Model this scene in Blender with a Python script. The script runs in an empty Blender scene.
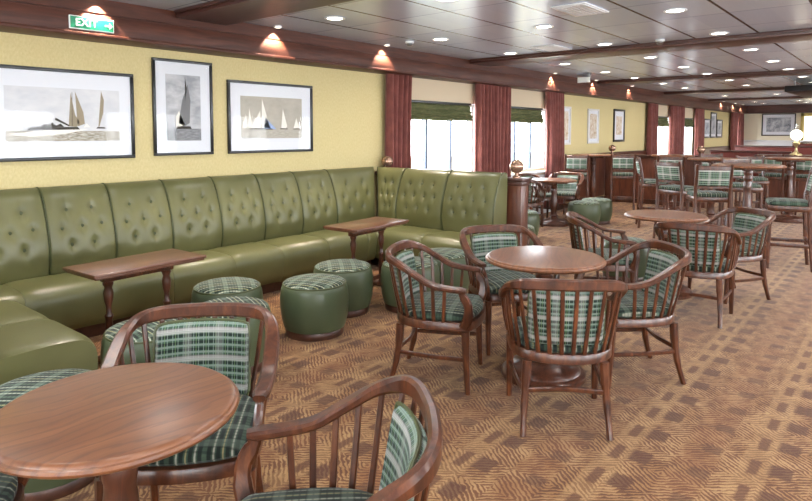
import bpy, bmesh, math, random
from mathutils import Vector, Matrix
random.seed(7)
sc = bpy.context.scene
COL = sc.collection
PI = math.pi

# ------------------------------------------------------------------ helpers
def lin(c):
    return tuple(((x/255)/12.92 if x/255 <= .04045 else ((x/255+.055)/1.055)**2.4) for x in c) + (1,)

class MB:
    """collects faces and links them as one mesh object"""
    def __init__(s):
        s.v = []; s.f = []; s.smooth = []; s.mi = []
    def add(s, vs, fs, smooth=True, mi=0):
        b = len(s.v); s.v += [tuple(v) for v in vs]
        for f in fs:
            s.f.append(tuple(b+i for i in f)); s.smooth.append(smooth); s.mi.append(mi)
    def box(s, x0, x1, y0, y1, z0, z1, bev=0.0, mi=0):
        bm = bmesh.new()
        bmesh.ops.create_cube(bm, size=1)
        for v in bm.verts:
            v.co = Vector(((x0+x1)/2+v.co.x*(x1-x0), (y0+y1)/2+v.co.y*(y1-y0), (z0+z1)/2+v.co.z*(z1-z0)))
        if bev > 0:
            bmesh.ops.bevel(bm, geom=list(bm.edges), offset=bev, segments=2, affect='EDGES', profile=.5)
        bm.verts.index_update()
        s.add([v.co[:] for v in bm.verts], [[v.index for v in f.verts] for f in bm.faces], bev > 0, mi)
        bm.free()
    def lathe(s, prof, n=32, cx=0, cy=0, mi=0, cap=True):
        vs = []; fs = []
        m = len(prof)
        for r, z in prof:
            for k in range(n):
                a = 2*PI*k/n
                vs.append((cx+r*math.cos(a), cy+r*math.sin(a), z))
        for i in range(m-1):
            for k in range(n):
                fs.append((i*n+k, i*n+(k+1) % n, (i+1)*n+(k+1) % n, (i+1)*n+k))
        if cap and prof[0][0] > 1e-5: fs.append(tuple(reversed(range(n))))
        if cap and prof[-1][0] > 1e-5: fs.append(tuple((m-1)*n+k for k in range(n)))
        s.add(vs, fs, True, mi)
    def sweep(s, pts, secs, up=Vector((0, 0, 1)), cap=True, rnd=True, mi=0):
        """rectangular bar with softened corners along pts; secs = (width, height) per point"""
        P = [Vector(p) for p in pts]; n = len(P); vs = []; fs = []
        K = 8
        for i in range(n):
            t = (P[min(i+1, n-1)]-P[max(i-1, 0)]).normalized()
            side = t.cross(up)
            if side.length < 1e-4: side = t.cross(Vector((1, 0, 0)))
            side.normalize(); u2 = side.cross(t).normalized()
            w, h = secs[i] if isinstance(secs, list) else secs
            c = .28*min(w, h)
            for a, b in ((w/2, h/2-c), (w/2-c, h/2), (-w/2+c, h/2), (-w/2, h/2-c), (-w/2, -h/2+c), (-w/2+c, -h/2), (w/2-c, -h/2), (w/2, -h/2+c)):
                vs.append(P[i]+side*a+u2*b)
        for i in range(n-1):
            for k in range(K):
                fs.append((i*K+k, i*K+(k+1) % K, (i+1)*K+(k+1) % K, (i+1)*K+k))
        if cap:
            fs.append(tuple(reversed(range(K)))); fs.append(tuple((n-1)*K+k for k in range(K)))
        s.add(vs, fs, True, mi)
    def tube(s, pts, r, n=8, mi=0):
        P = [Vector(p) for p in pts]; m = len(P); vs = []; fs = []
        for i in range(m):
            t = (P[min(i+1, m-1)]-P[max(i-1, 0)]).normalized()
            a = Vector((0, 0, 1)) if abs(t.z) < .9 else Vector((1, 0, 0))
            sd = t.cross(a).normalized(); u2 = sd.cross(t)
            rr = r[i] if isinstance(r, list) else r
            for k in range(n):
                q = 2*PI*k/n
                vs.append(P[i]+sd*(rr*math.cos(q))+u2*(rr*math.sin(q)))
        for i in range(m-1):
            for k in range(n):
                fs.append((i*n+k, i*n+(k+1) % n, (i+1)*n+(k+1) % n, (i+1)*n+k))
        fs.append(tuple(reversed(range(n)))); fs.append(tuple((m-1)*n+k for k in range(n)))
        s.add(vs, fs, True, mi)
    def sphere(s, c, r, n=20, m=12, sz=1, mi=0):
        prof = []
        for i in range(m+1):
            a = -PI/2+PI*i/m
            prof.append((max(1e-6, r*math.cos(a)), c[2]+r*sz*math.sin(a)))
        s.lathe(prof, n, c[0], c[1], mi)
    def grid(s, fn, nu, nv, smooth=True, mi=0):
        vs = [fn(i/nu, j/nv) for j in range(nv+1) for i in range(nu+1)]
        fs = [(j*(nu+1)+i, j*(nu+1)+i+1, (j+1)*(nu+1)+i+1, (j+1)*(nu+1)+i) for j in range(nv) for i in range(nu)]
        s.add(vs, fs, smooth, mi)
    def rings(s, rr, cap=True, mi=0):
        n = len(rr[0]); vs = [p for r in rr for p in r]; fs = []
        for i in range(len(rr)-1):
            for k in range(n):
                fs.append((i*n+k, i*n+(k+1) % n, (i+1)*n+(k+1) % n, (i+1)*n+k))
        if cap:
            fs.append(tuple(reversed(range(n)))); fs.append(tuple((len(rr)-1)*n+k for k in range(n)))
        s.add(vs, fs, True, mi)
    def build(s, name, mat, parent=None, fixn=True, sharp=40):
        me = bpy.data.meshes.new(name)
        me.from_pydata(s.v, [], s.f)
        me.polygons.foreach_set('use_smooth', s.smooth)
        mats = mat if isinstance(mat, (list, tuple)) else [mat]
        for m in mats: me.materials.append(m)
        if len(mats) > 1: me.polygons.foreach_set('material_index', s.mi)
        if fixn:
            bm = bmesh.new(); bm.from_mesh(me)
            bmesh.ops.recalc_face_normals(bm, faces=list(bm.faces))
            for e in bm.edges:
                if len(e.link_faces) == 2 and e.calc_face_angle(0) > math.radians(sharp): e.smooth = False
            bm.to_mesh(me); bm.free()
        me.update()
        o = bpy.data.objects.new(name, me); COL.objects.link(o)
        if parent: o.parent = parent
        return o

def crom(P, n=6):
    P = [Vector(p) for p in P]; out = []
    for i in range(len(P)-1):
        a, b, c, d = P[max(i-1, 0)], P[i], P[i+1], P[min(i+2, len(P)-1)]
        for k in range(n):
            t = k/n
            out.append(.5*((2*b)+(c-a)*t+(2*a-5*b+4*c-d)*t*t+(3*b-a-3*c+d)*t**3))
    out.append(P[-1]); return out

def tag(o, label=None, cat=None, group=None, kind=None):
    if label: o['label'] = label
    if cat: o['category'] = cat
    if group: o['group'] = group
    if kind: o['kind'] = kind
    return o
def thing(name, loc=(0, 0, 0), rz=0, label=None, cat=None, group=None):
    o = bpy.data.objects.new(name, None); o.empty_display_size = .1
    COL.objects.link(o); o.location = loc; o.rotation_euler = (0, 0, rz)
    return tag(o, label, cat, group)
KIDS = {}
def dup(root, loc, rz, label, group=None):
    r = root.copy(); COL.objects.link(r); r.location = loc; r.rotation_euler = (0, 0, rz)
    r['label'] = label
    if group: r['group'] = group
    for ch in list(root.children):
        c = ch.copy(); COL.objects.link(c); c.parent = r
        for g in list(ch.children):
            d = g.copy(); COL.objects.link(d); d.parent = c
    return r
def struct(o): o['kind'] = 'structure'; return o

# ------------------------------------------------------------------ materials
class NT:
    def __init__(s, name):
        s.m = bpy.data.materials.new(name); s.m.use_nodes = True
        s.t = s.m.node_tree; s.n = s.t.nodes; s.l = s.t.links
        s.b = s.n['Principled BSDF']
    def new(s, ty, **k):
        n = s.n.new(ty)
        for a, b in k.items(): setattr(n, a, b)
        return n
    def link(s, a, b): s.l.new(a, b)
    def coord(s, kind='Object'):
        return s.new('ShaderNodeTexCoord').outputs[kind]
    def sep(s, v):
        n = s.new('ShaderNodeSeparateXYZ'); s.link(v, n.inputs[0]); return n.outputs
    def comb(s, x=None, y=None, z=None):
        n = s.new('ShaderNodeCombineXYZ')
        for i, a in enumerate((x, y, z)):
            if a is None: continue
            if isinstance(a, (int, float)): n.inputs[i].default_value = a
            else: s.link(a, n.inputs[i])
        return n.outputs[0]
    def math(s, op, a, b=None, c=None):
        n = s.new('ShaderNodeMath', operation=op)
        for i, q in enumerate((a, b, c)):
            if q is None: continue
            if isinstance(q, (int, float)): n.inputs[i].default_value = q
            else: s.link(q, n.inputs[i])
        return n.outputs[0]
    def mapping(s, v, scale=(1, 1, 1), loc=(0, 0, 0), rot=(0, 0, 0)):
        n = s.new('ShaderNodeMapping'); s.link(v, n.inputs[0])
        n.inputs['Scale'].default_value = scale; n.inputs['Location'].default_value = loc; n.inputs['Rotation'].default_value = rot
        return n.outputs[0]
    def noise(s, v, scale=5, detail=4, rough=.5, dist=0):
        n = s.new('ShaderNodeTexNoise'); s.link(v, n.inputs['Vector'])
        n.inputs['Scale'].default_value = scale; n.inputs['Detail'].default_value = detail
        n.inputs['Roughness'].default_value = rough; n.inputs['Distortion'].default_value = dist
        return n.outputs['Fac']
    def ramp(s, f, stops):
        n = s.new('ShaderNodeValToRGB'); s.link(f, n.inputs[0])
        e = n.color_ramp.elements
        while len(e) < len(stops): e.new(.5)
        for i, (p, c) in enumerate(stops):
            e[i].position = p; e[i].color = c if len(c) == 4 else lin(c)
        return n.outputs[0]
    def mix(s, f, a, b, mode='MIX'):
        n = s.new('ShaderNodeMix', data_type='RGBA', blend_type=mode)
        if isinstance(f, (int, float)): n.inputs[0].default_value = f
        else: s.link(f, n.inputs[0])
        for i, q in ((6, a), (7, b)):
            if isinstance(q, tuple): n.inputs[i].default_value = q if len(q) == 4 else lin(q)
            else: s.link(q, n.inputs[i])
        return n.outputs[2]
    def band(s, x, period, centre, width, soft=.004):
        """1 inside a repeating band of the given width"""
        d = s.math('SUBTRACT', x, centre)
        d = s.math('ADD', d, period/2 + 100*period)
        d = s.math('MODULO', d, period)
        d = s.math('ABSOLUTE', s.math('SUBTRACT', d, period/2))
        n = s.new('ShaderNodeMapRange'); s.link(d, n.inputs[0])
        n.inputs[1].default_value = width/2+soft/2; n.inputs[2].default_value = width/2-soft/2
        n.inputs[3].default_value = 0; n.inputs[4].default_value = 1
        return n.outputs[0]
    def bump(s, h, strength=.2, dist=.01):
        n = s.new('ShaderNodeBump'); s.link(h, n.inputs['Height'])
        n.inputs['Strength'].default_value = strength; n.inputs['Distance'].default_value = dist
        s.link(n.outputs[0], s.b.inputs['Normal'])
    def set(s, col=None, rough=None, metal=None, spec=None, coat=None, coatr=.1, sheen=None):
        if col is not None:
            if isinstance(col, tuple): s.b.inputs['Base Color'].default_value = col if len(col) == 4 else lin(col)
            else: s.link(col, s.b.inputs['Base Color'])
        if rough is not None:
            if isinstance(rough, (int, float)): s.b.inputs['Roughness'].default_value = rough
            else: s.link(rough, s.b.inputs['Roughness'])
        if metal is not None: s.b.inputs['Metallic'].default_value = metal
        if spec is not None: s.b.inputs['Specular IOR Level'].default_value = spec
        if coat is not None:
            s.b.inputs['Coat Weight'].default_value = coat; s.b.inputs['Coat Roughness'].default_value = coatr
        if sheen is not None: s.b.inputs['Sheen Weight'].default_value = sheen
        return s.m

def plain(name, c, rough=.5, metal=0, **k):
    return NT(name).set(c, rough, metal, **k)

def wood(name, dark, mid, light, scale=(3, 30, 30), rough=.3, coat=.4, cont=1.0):
    t = NT(name); v = t.mapping(t.coord(), scale)
    f = t.noise(v, 1.6, 6, .6, .6)
    c = t.ramp(f, [(.3, dark), (.5, mid), (.72, light)])
    return t.set(c, rough, spec=.5, coat=coat, coatr=.26)

CHW = wood('chair_wood', (44, 20, 11), (76, 39, 21), (108, 61, 35), (14, 14, 5), .3, .3)
LEGW = wood('turned_wood', (46, 25, 18), (78, 44, 30), (102, 60, 41), (18, 18, 4), .28, .3)
MAHOG = wood('mahogany', (58, 32, 24), (78, 44, 33), (96, 56, 42), (1.2, 14, 14), .45, 0)
MAHOG.node_tree.nodes['Principled BSDF'].inputs['Specular IOR Level'].default_value = .25
MAHOGY = wood('mahogany_cross', (54, 32, 28), (74, 44, 37), (90, 54, 44), (14, 1.2, 14), .34, .2)
PANELW = wood('panel_wood', (68, 38, 28), (98, 56, 40), (116, 70, 50), (8, 8, 1.4), .32, .35)
DARKW = wood('dark_plinth', (46, 26, 18), (70, 40, 28), (88, 52, 36), (6, 6, 6), .4, .2)
PALEW = wood('pale_wood', (120, 84, 60), (150, 112, 84), (176, 140, 110), (10, 10, 3), .35, .3)

def tabletop_wood():
    t = NT('tabletop_oak'); co = t.coord(); s = t.sep(co)
    warp = t.noise(t.mapping(co, (1.6, 3.2, 1)), 1.2, 2, .5)
    y = t.math('ADD', s[1], t.math('MULTIPLY', t.math('SUBTRACT', warp, .5), .26))
    n = t.noise(t.comb(t.math('MULTIPLY', s[0], 1.2), t.math('MULTIPLY', y, 15), 0), 1.0, 3, .5)
    rg = t.math('SINE', t.math('ADD', t.math('MULTIPLY', y, 150), t.math('MULTIPLY', t.noise(t.mapping(co, (10, 60, 1)), 1, 2, .5), 5)))
    pores = t.noise(t.mapping(co, (14, 330, 60)), 1, 2, .6)
    c = t.ramp(n, [(.25, (100, 60, 36)), (.5, (122, 76, 46)), (.75, (142, 94, 60))])
    c = t.mix(t.math('MULTIPLY', t.ramp(rg, [(.55, (0, 0, 0)), (.95, (255, 255, 255))]), .5), c, (82, 48, 34))
    c = t.mix(t.math('MULTIPLY', t.ramp(pores, [(.36, (255, 255, 255)), (.5, (0, 0, 0))]), .35), c, (98, 58, 40))
    t.bump(pores, .04, .002)
    return t.set(c, .3, spec=.5, coat=.25, coatr=.34)
TOPW = tabletop_wood()

def leather(name, c0, c1, rough=.36):
    t = NT(name); co = t.coord()
    f = t.noise(co, 3, 3); g = t.noise(co, 160, 2)
    t.bump(g, .08, .002)
    return t.set(t.ramp(f, [(.3, c0), (.7, c1)]), rough, spec=.45)
GREEN = leather('green_leather', (92, 92, 57), (105, 104, 66), .33)
GREENO = leather('green_leather_ottoman', (70, 80, 58), (82, 92, 66), .34)
PIPE = plain('piping_green', (70, 76, 44), .4)
BUTTON = plain('button_green', (66, 72, 42), .35)

def plaid(name, ua, ub, bright=1.0, pa=.125, pb=.112, cw=.2):
    """woven plaid; ua / ub are the axes (0,1,2) running across / along the cloth"""
    t = NT(name); co = t.coord(); s = t.sep(co)
    a, b = s[ua], s[ub]
    def k(c): return lin(tuple(min(255, x*bright) for x in c))
    base = k((58, 80, 66)); dark = k((24, 34, 30)); pale = k((176, 172, 168)); mint = k((138, 154, 142)); lime = k((120, 150, 96))
    c = t.mix(t.math('MULTIPLY', t.band(b, .028, .012, .011, .003), .9), base, dark)
    c = t.mix(t.math('MULTIPLY', t.band(b, .028, .0, .007, .003), .85), c, mint)
    c = t.mix(t.math('MULTIPLY', t.band(a, .02, 0, .003, .002), .6), c, mint)
    c = t.mix(t.math('MULTIPLY', t.band(a, .04, .01, .003, .002), .5), c, lime)
    c = t.mix(t.math('MULTIPLY', t.band(a, pa, pa/2, .030, .006), cw), c, pale)
    c = t.mix(t.math('MULTIPLY', t.band(b, pb, .06, .022, .006), .6), c, pale)
    c = t.mix(t.math('MULTIPLY', t.band(b, .014, 0, .003, .002), .35), c, dark)
    w = t.noise(co, 420, 2); t.bump(w, .25, .002)
    return t.set(c, .8, spec=.2, sheen=.1)
def stripes(name, ua, ub, bright=1.0):
    """dark green striped seat cloth, stripes running front to back"""
    t = NT(name); co = t.coord(); s = t.sep(co)
    a, b = s[ua], s[ub]
    def k(c): return lin(tuple(min(255, x*bright) for x in c))
    base = k((58, 74, 60)); dark = k((20, 26, 23)); pale = k((176, 174, 158)); mint = k((112, 126, 112)); gold = k((164, 150, 104))
    c = t.mix(t.math('MULTIPLY', t.band(a, .030, 0, .014, .004), .92), base, dark)
    c = t.mix(t.math('MULTIPLY', t.band(a, .060, .015, .006, .002), .65), c, pale)
    c = t.mix(t.math('MULTIPLY', t.band(a, .12, .045, .005, .002), .6), c, gold)
    c = t.mix(t.math('MULTIPLY', t.band(b, .02, 0, .006, .003), .5), c, dark)
    c = t.mix(t.math('MULTIPLY', t.band(b, .10, .02, .034, .008), .3), c, mint)
    w = t.noise(co, 420, 2); t.bump(w, .25, .002)
    return t.set(c, .8, spec=.2, sheen=.1)
PLAIDB = plaid('plaid_back', 1, 2)
SEATF = stripes('striped_seat', 1, 0, 1.0)
OTTF = stripes('ottoman_cloth', 0, 1, 1.25)
STOOLF = plaid('plaid_stool', 1, 2, 1.22, cw=.35)

def carpet():
    t = NT('carpet_weave'); co = t.coord(); s = t.sep(co)
    wob = t.noise(co, 120, 3, .7)
    wob2 = t.math('MULTIPLY', t.math('SUBTRACT', wob, .5), .04)
    x = t.math('ADD', s[0], wob2)
    y = t.math('ADD', s[1], t.math('MULTIPLY', t.math('SUBTRACT', t.noise(co, 110, 3, .7), .5), .04))
    PX_, PY_ = .267, .54
    # herringbone strokes: direction flips by bands across Y and half-columns in X
    cellx = t.math('FLOOR', t.math('DIVIDE', t.math('ADD', x, 40), .2))
    celly = t.math('FLOOR', t.math('DIVIDE', t.math('ADD', y, 40.04), .18))
    par = t.math('MODULO', t.math('ADD', cellx, celly), 2)
    sgn = t.math('SUBTRACT', t.math('MULTIPLY', par, 2), 1)
    dg = t.math('ADD', t.math('MULTIPLY', s[0], 100), t.math('MULTIPLY', t.math('MULTIPLY', s[1], 80), sgn))
    wn = t.noise(co, 9, 3, .6); wn2 = t.noise(co, 26, 2, .5)
    dg = t.math('ADD', dg, t.math('ADD', t.math('MULTIPLY', wn, 3.5), t.math('MULTIPLY', wn2, 3)))
    st = t.math('SINE', t.math('MULTIPLY', dg, 2.3))
    st = t.math('ADD', t.math('MULTIPLY', st, .5), .5)
    patch = t.noise(t.mapping(co, (3.6, 5, 1)), 1.5, 2, .5)
    brown = t.ramp(patch, [(.35, (92, 58, 37)), (.65, (110, 71, 46))])
    tan = t.ramp(patch, [(.35, (148, 108, 68)), (.65, (174, 138, 94))])
    brk = t.noise(co, 13, 3, .65)
    st = t.math('ADD', st, t.math('MULTIPLY', t.math('SUBTRACT', brk, .5), 2.6))
    c = t.mix(t.ramp(st, [(.25, (0, 0, 0)), (.8, (255, 255, 255))]), brown, tan)
    # worn rust patches
    c = t.mix(t.math('MULTIPLY', t.math('MULTIPLY', t.band(y, PY_, .19, .17, .05), t.band(x, PX_, .10, .2, .08)), .3), c, (124, 76, 46))
    dk = (80, 49, 36)
    # big dark squares, fainter dark squares
    c = t.mix(t.math('MULTIPLY', t.math('MULTIPLY', t.band(y, PY_, .40, .095, .01), t.band(x, PX_, 2.62, .115, .01)), .78), c, dk)
    c = t.mix(t.math('MULTIPLY', t.math('MULTIPLY', t.band(y, PY_, .69, .085, .016), t.band(x, PX_, 2.65, .085, .016)), .62), c, dk)
    # gold double line with small dark dashes between
    gold = (186, 150, 102)
    c = t.mix(t.math('MULTIPLY', t.band(y, PY_, .50, .125, .012), .24), c, gold)
    c = t.mix(t.math('MULTIPLY', t.math('MULTIPLY', t.band(y, PY_, .503, .045, .01), t.band(x, PX_, 2.60, .145, .012)), .78), c, (88, 53, 38))
    pile = t.noise(co, 200, 3, .75)
    c = t.mix(t.math('MULTIPLY', t.ramp(pile, [(.35, (255, 255, 255)), (.62, (0, 0, 0))]), .4), c, (90, 58, 40))
    t.bump(pile, .35, .004)
    t.b.inputs['Sheen Roughness'].default_value = .45
    return t.set(c, .95, spec=.1, sheen=.13)
TRW = wood('trestle_top', (74, 43, 28), (100, 60, 41), (120, 76, 54), (2.2, 26, 26), .3, .3)
CARPET = carpet()

def wallpaper():
    t = NT('wallpaper_gold'); co = t.coord()
    f = t.noise(t.mapping(co, (1, 1, .6)), 60, 4, .7); g = t.noise(co, 5, 3)
    c = t.ramp(f, [(.3, (196, 180, 128)), (.7, (214, 199, 150))])
    c = t.mix(t.math('MULTIPLY', g, .25), c, (194, 174, 120))
    t.bump(f, .08, .004)
    return t.set(c, .6, spec=.3)
WALL = wallpaper()
WHITEP = plain('white_paint', (226, 228, 230), .45)
CREAM = plain('cream_paint', (226, 216, 190), .6)
BEIGE = NT('wallpaper_lit_beige'); BEIGE = BEIGE.set((206, 188, 160), .7)  # wallpaper over the windows, beige cast of the light put into its colour

def ceil_mat():
    t = NT('ceiling_panels'); co = t.coord(); s = t.sep(co)
    bx = t.band(s[0], .84, .34, .012, .004); by = t.band(s[1], .645, .05, .026, .006)
    g = t.math('MAXIMUM', t.math('MULTIPLY', bx, .6), by)
    br = t.noise(t.mapping(co, (2, 60, 1)), 2, 3, .6)
    cell = t.math('ADD', t.math('FLOOR', t.math('DIVIDE', t.math('ADD', s[1], 39.95+.3225), .645)), t.math('MULTIPLY', t.math('FLOOR', t.math('DIVIDE', t.math('ADD', s[0], 39.98), .84)), 7.3))
    wn = t.new('ShaderNodeTexWhiteNoise', noise_dimensions='1D'); t.link(cell, wn.inputs['W'])
    c = t.mix(wn.outputs[0], (212, 224, 244), (226, 236, 252))
    c = t.mix(t.math('MULTIPLY', br, .25), c, (186, 198, 218))
    c = t.mix(g, c, (62, 48, 42))
    return t.set(c, .25, metal=.35)
CEIL = ceil_mat()

CURT = NT('curtain_velvet'); CURT = CURT.set(CURT.ramp(CURT.noise(CURT.coord(), 8, 3), [(.3, (108, 58, 53)), (.7, (132, 76, 68))]), .7, spec=.2, sheen=.3)
def blindm():
    t = NT('blind_cloth'); co = t.coord(); f = t.noise(t.mapping(co, (1, 1, 8)), 9, 4, .6)
    return t.set(t.ramp(f, [(.3, (58, 64, 40)), (.5, (84, 88, 56)), (.7, (110, 106, 74))]), .7, spec=.2)
BLIND = blindm()
BLACKF = plain('black_frame', (20, 20, 22), .3)
WHITEF = plain('white_frame', (214, 212, 208), .35)
MAT = plain('picture_mount', (222, 224, 230), .6)
BRASS = plain('brass', (196, 178, 132), .35, .7)
GOLDB = plain('ball_metal', (170, 136, 116), .22, .7)
STEEL = plain('steel', (150, 152, 156), .3, 1.0)
BLACK = plain('black_paint', (16, 16, 18), .45)
BURG = leather('burgundy_leather', (96, 40, 34), (116, 52, 44), .4)
GLASSP = NT('picture_glass')
def glass_clear(name, rough=.02, refl=.06):
    t = NT(name); t.n.remove(t.b)
    a = t.new('ShaderNodeBsdfTransparent'); g = t.new('ShaderNodeBsdfGlossy'); g.inputs['Roughness'].default_value = rough
    fr = t.new('ShaderNodeLayerWeight'); fr.inputs[0].default_value = .25
    f = t.math('ADD', t.math('MULTIPLY', fr.outputs['Fresnel'], .035), refl)
    m = t.new('ShaderNodeMixShader'); t.link(f, m.inputs[0]); t.link(a.outputs[0], m.inputs[1]); t.link(g.outputs[0], m.inputs[2])
    t.link(m.outputs[0], t.n['Material Output'].inputs[0])
    return t.m
GLASS = glass_clear('picture_glass_clear', .03, .006)
PANE = glass_clear('window_glass', .0, .02)
def emit(name, c, s):
    t = NT(name); t.b.inputs['Base Color'].default_value = lin(c)
    t.b.inputs['Emission Color'].default_value = lin(c); t.b.inputs['Emission Strength'].default_value = s
    return t.m
LAMPE = emit('downlight_glow', (255, 246, 232), 9)
SPOTE = emit('spot_glow', (255, 236, 210), 12)
GLOBEE = emit('globe_glow', (255, 244, 220), 5)
SIGNG = NT('sign_green'); SIGNG = SIGNG.set((18, 132, 92), .35)
SIGNW = plain('sign_white', (240, 244, 240), .4)
DOORL = emit('lit_door_glass', (255, 250, 225), 1.4)

# ------------------------------------------------------------------ setting
W = 5.45; CZ = 2.65; XE = 28.0; XB = -4.0; YR = -4.6
b = MB(); b.box(XB-.2, XE+.2, YR-.2, W+.5, -.1, 0); struct(b.build('floor', CARPET))
b = MB(); b.box(XB-.2, XE+.2, YR-.2, W+.5, CZ, CZ+.1); struct(b.build('ceiling', CEIL))

def wall_with_openings(name, y0, y1, ops, mats, z0=0, z1=CZ):
    b = MB(); xs = XB-.2
    for (a, c, lo, hi) in ops:
        b.box(xs, a, y0, y1, z0, z1)
        b.box(a, c, y0, y1, z0, lo); b.box(a, c, y0, y1, hi, z1); xs = c
    b.box(xs, XE+.2, y0, y1, z0, z1)
    return struct(b.build(name, mats))
LW = [(-3.5, -.6, .82, 2.02), (6.6, 8.5, .82, 2.02), (9.27, 11.1, .82, 2.02), (16.9, 18.5, .82, 2.02), (19.4, 21.0, .82, 2.02), (26.6, 27.9, .82, 2.02)]  # first opening is unseen, added to light the sofa return
wall_with_openings('wall_left', W, W+.3, LW, WALL)
RW = [(-2.4+3.1*i, -.4+3.1*i, .8, 2.1) for i in range(9)]
wall_with_openings('wall_right', YR-.3, YR, RW, CREAM)
b = MB(); b.box(XE, XE+.2, YR, W, 0, CZ); struct(b.build('wall_end', CREAM))
BW_ADDED = [(-3.6, -1.9), (-1.2, .5), (1.2, 2.9)]  # unseen openings behind the camera, added for frontal fill light
b = MB(); ys = YR
for a, c in BW_ADDED:
    b.box(XB-.2, XB, ys, a, 0, CZ); b.box(XB-.2, XB, a, c, 0, .8); b.box(XB-.2, XB, a, c, 2.1, CZ); ys = c
b.box(XB-.2, XB, ys, W, 0, CZ); struct(b.build('wall_back', WALL))
for i, (a, c) in enumerate(BW_ADDED):
    b = MB()
    for q in ((a, c, .8, .85), (a, c, 2.05, 2.1), (a, a+.05, .85, 2.05), (c-.05, c, .85, 2.05), ((a+c)/2-.02, (a+c)/2+.02, .85, 2.05)): b.box(XB-.13, XB-.07, *q)
    fr = struct(b.build('window_%d' % (16+i), WHITEP))  # frame of an added fill-light window
    b = MB(); b.box(XB-.104, XB-.096, a+.045, c-.045, .845, 2.055); b.build('pane', PANE, fr)

wn = 0
def window(x0, x1, lo, hi, yi, yo, name):
    s = 1 if yo > yi else -1
    yy = yi+s*.2
    b = MB()
    t = .05
    for (a, c, d, e) in ((x0, x1, lo, lo+t), (x0, x1, hi-t, hi), (x0, x0+t, lo+t, hi-t), (x1-t, x1, lo+t, hi-t)):
        b.box(a, c, min(yy-.03, yy+.03), max(yy-.03, yy+.03), d, e)
    if s > 0:
        ya, yb = yi+.001, yo
        b.box(x0, x0+.012, ya, yb, lo, hi); b.box(x1-.012, x1, ya, yb, lo, hi); b.box(x0, x1, ya, yb, hi-.012, hi)
    fr = struct(b.build(name, WHITEP))
    for k in (1, 2):
        xm = x0+(x1-x0)*k/3
        b = MB(); b.box(xm-.026, xm+.026, yy-.04, yy+.04, lo+t, hi-t, .004)
        b.build('mullion', plain('mullion_grey', (92, 104, 126), .4) if not bpy.data.materials.get('mullion_grey') else bpy.data.materials['mullion_grey'], fr)
    b = MB(); b.box(x0+t*.9, x1-t*.9, yy-.004, yy+.004, lo+t*.9, hi-t*.9); b.build('pane', PANE, fr)
    b = MB(); b.box(x0-.04, x1+.04, min(yi-s*.05, yi+s*.17), max(yi-s*.05, yi+s*.17), lo-.04, lo-.001, .006); b.build('sill', WHITEP, fr)
    return fr
for i, (a, c, lo, hi) in enumerate(LW): window(a, c, lo, hi, W, W+.3, 'window_%d' % (i+1))
for i, (a, c, lo, hi) in enumerate(RW): window(a, c, lo, hi, YR, YR-.3, 'window_%d' % (i+7))

# panelling below / between the windows (wall side) and wall band above the windows, the light's beige cast painted in
def trim(n, mat, *boxes):
    b = MB()
    for q in boxes: b.box(*q[:6], q[6] if len(q) > 6 else 0)
    return struct(b.build('trim_%d' % n, mat))
trim(1, BEIGE, (6.4, 8.6, W-.012, W-.001, 2.02, 2.36), (9.05, 11.15, W-.012, W-.001, 2.02, 2.36), (16.9, 18.5, W-.012, W-.001, 2.02, 2.36), (19.4, 21, W-.012, W-.001, 2.02, 2.36))
trim(2, WHITEP, (6.2, 11.15, W-.03, W-.001, 0, .76), (16.6, 21.2, W-.03, W-.001, 0, .76))
trim(3, PANELW, (11.2, 16.6, W-.04, W-.001, .12, 1.04), (21.2, XE, W-.04, W-.001, .12, 1.0))
trim(4, MAHOG, (11.2, 16.6, W-.075, W-.001, 1.04, 1.10, .01), (21.2, XE, W-.075, W-.001, 1.0, 1.06, .01))
trim(5, WHITEP, (XE-.03, XE-.001, YR, W-.05, 0, 1.2))
trim(6, WHITEP, (XE-.06, XE-.001, YR, W-.05, 1.2, 1.26, .01))

# cornice: stepped mahogany soffit
def cornice(n, boxes, mat): return trim(n, mat, *boxes)
cornice(7, [(XB, XE, 5.165, W+.0, 2.53, CZ-.001), (XB, XE, 5.185, W, 2.515, 2.53), (XB, XE, 5.16, W, 2.36, 2.515, .003), (XB, XE, 5.13, W, 2.33, 2.36, .008)], MAHOG)
cornice(8, [(XE-.3, XE, YR, 5.15, 2.36, CZ-.001), (XE-.33, XE, YR, 5.15, 2.33, 2.365, .006)], MAHOGY)
# ceiling beams crossing the room
for i, (x0, x1) in enumerate(((2.94, 3.47), (7.68, 8.22), (12.5, 13.0), (17.0, 17.5), (21.6, 22.1))):
    trim(9+i, MAHOGY, (x0, x1, YR, 5.15, CZ-.06, CZ-.001, .004), (x0-.03, x0+.02, YR, 5.12, CZ-.03, CZ-.001, .004), (x1-.02, x1+.03, YR, 5.12, CZ-.03, CZ-.001, .004))
b = MB(); b.box(XB, 16, W-.02, W-.001, 0, .1); struct(b.build('baseboard_left', DARKW))

# outside: white ship bulwark beyond the glass
b = MB(); b.box(XB, 34, 7.6, 7.7, -.2, 1.0); b.box(XB, 34, 7.55, 7.75, 1.0, 1.06, .01)
b.box(XB, 34, W+.31, 7.7, -.3, -.2)
struct(b.build('exterior_bulwark', WHITEP))

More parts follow.
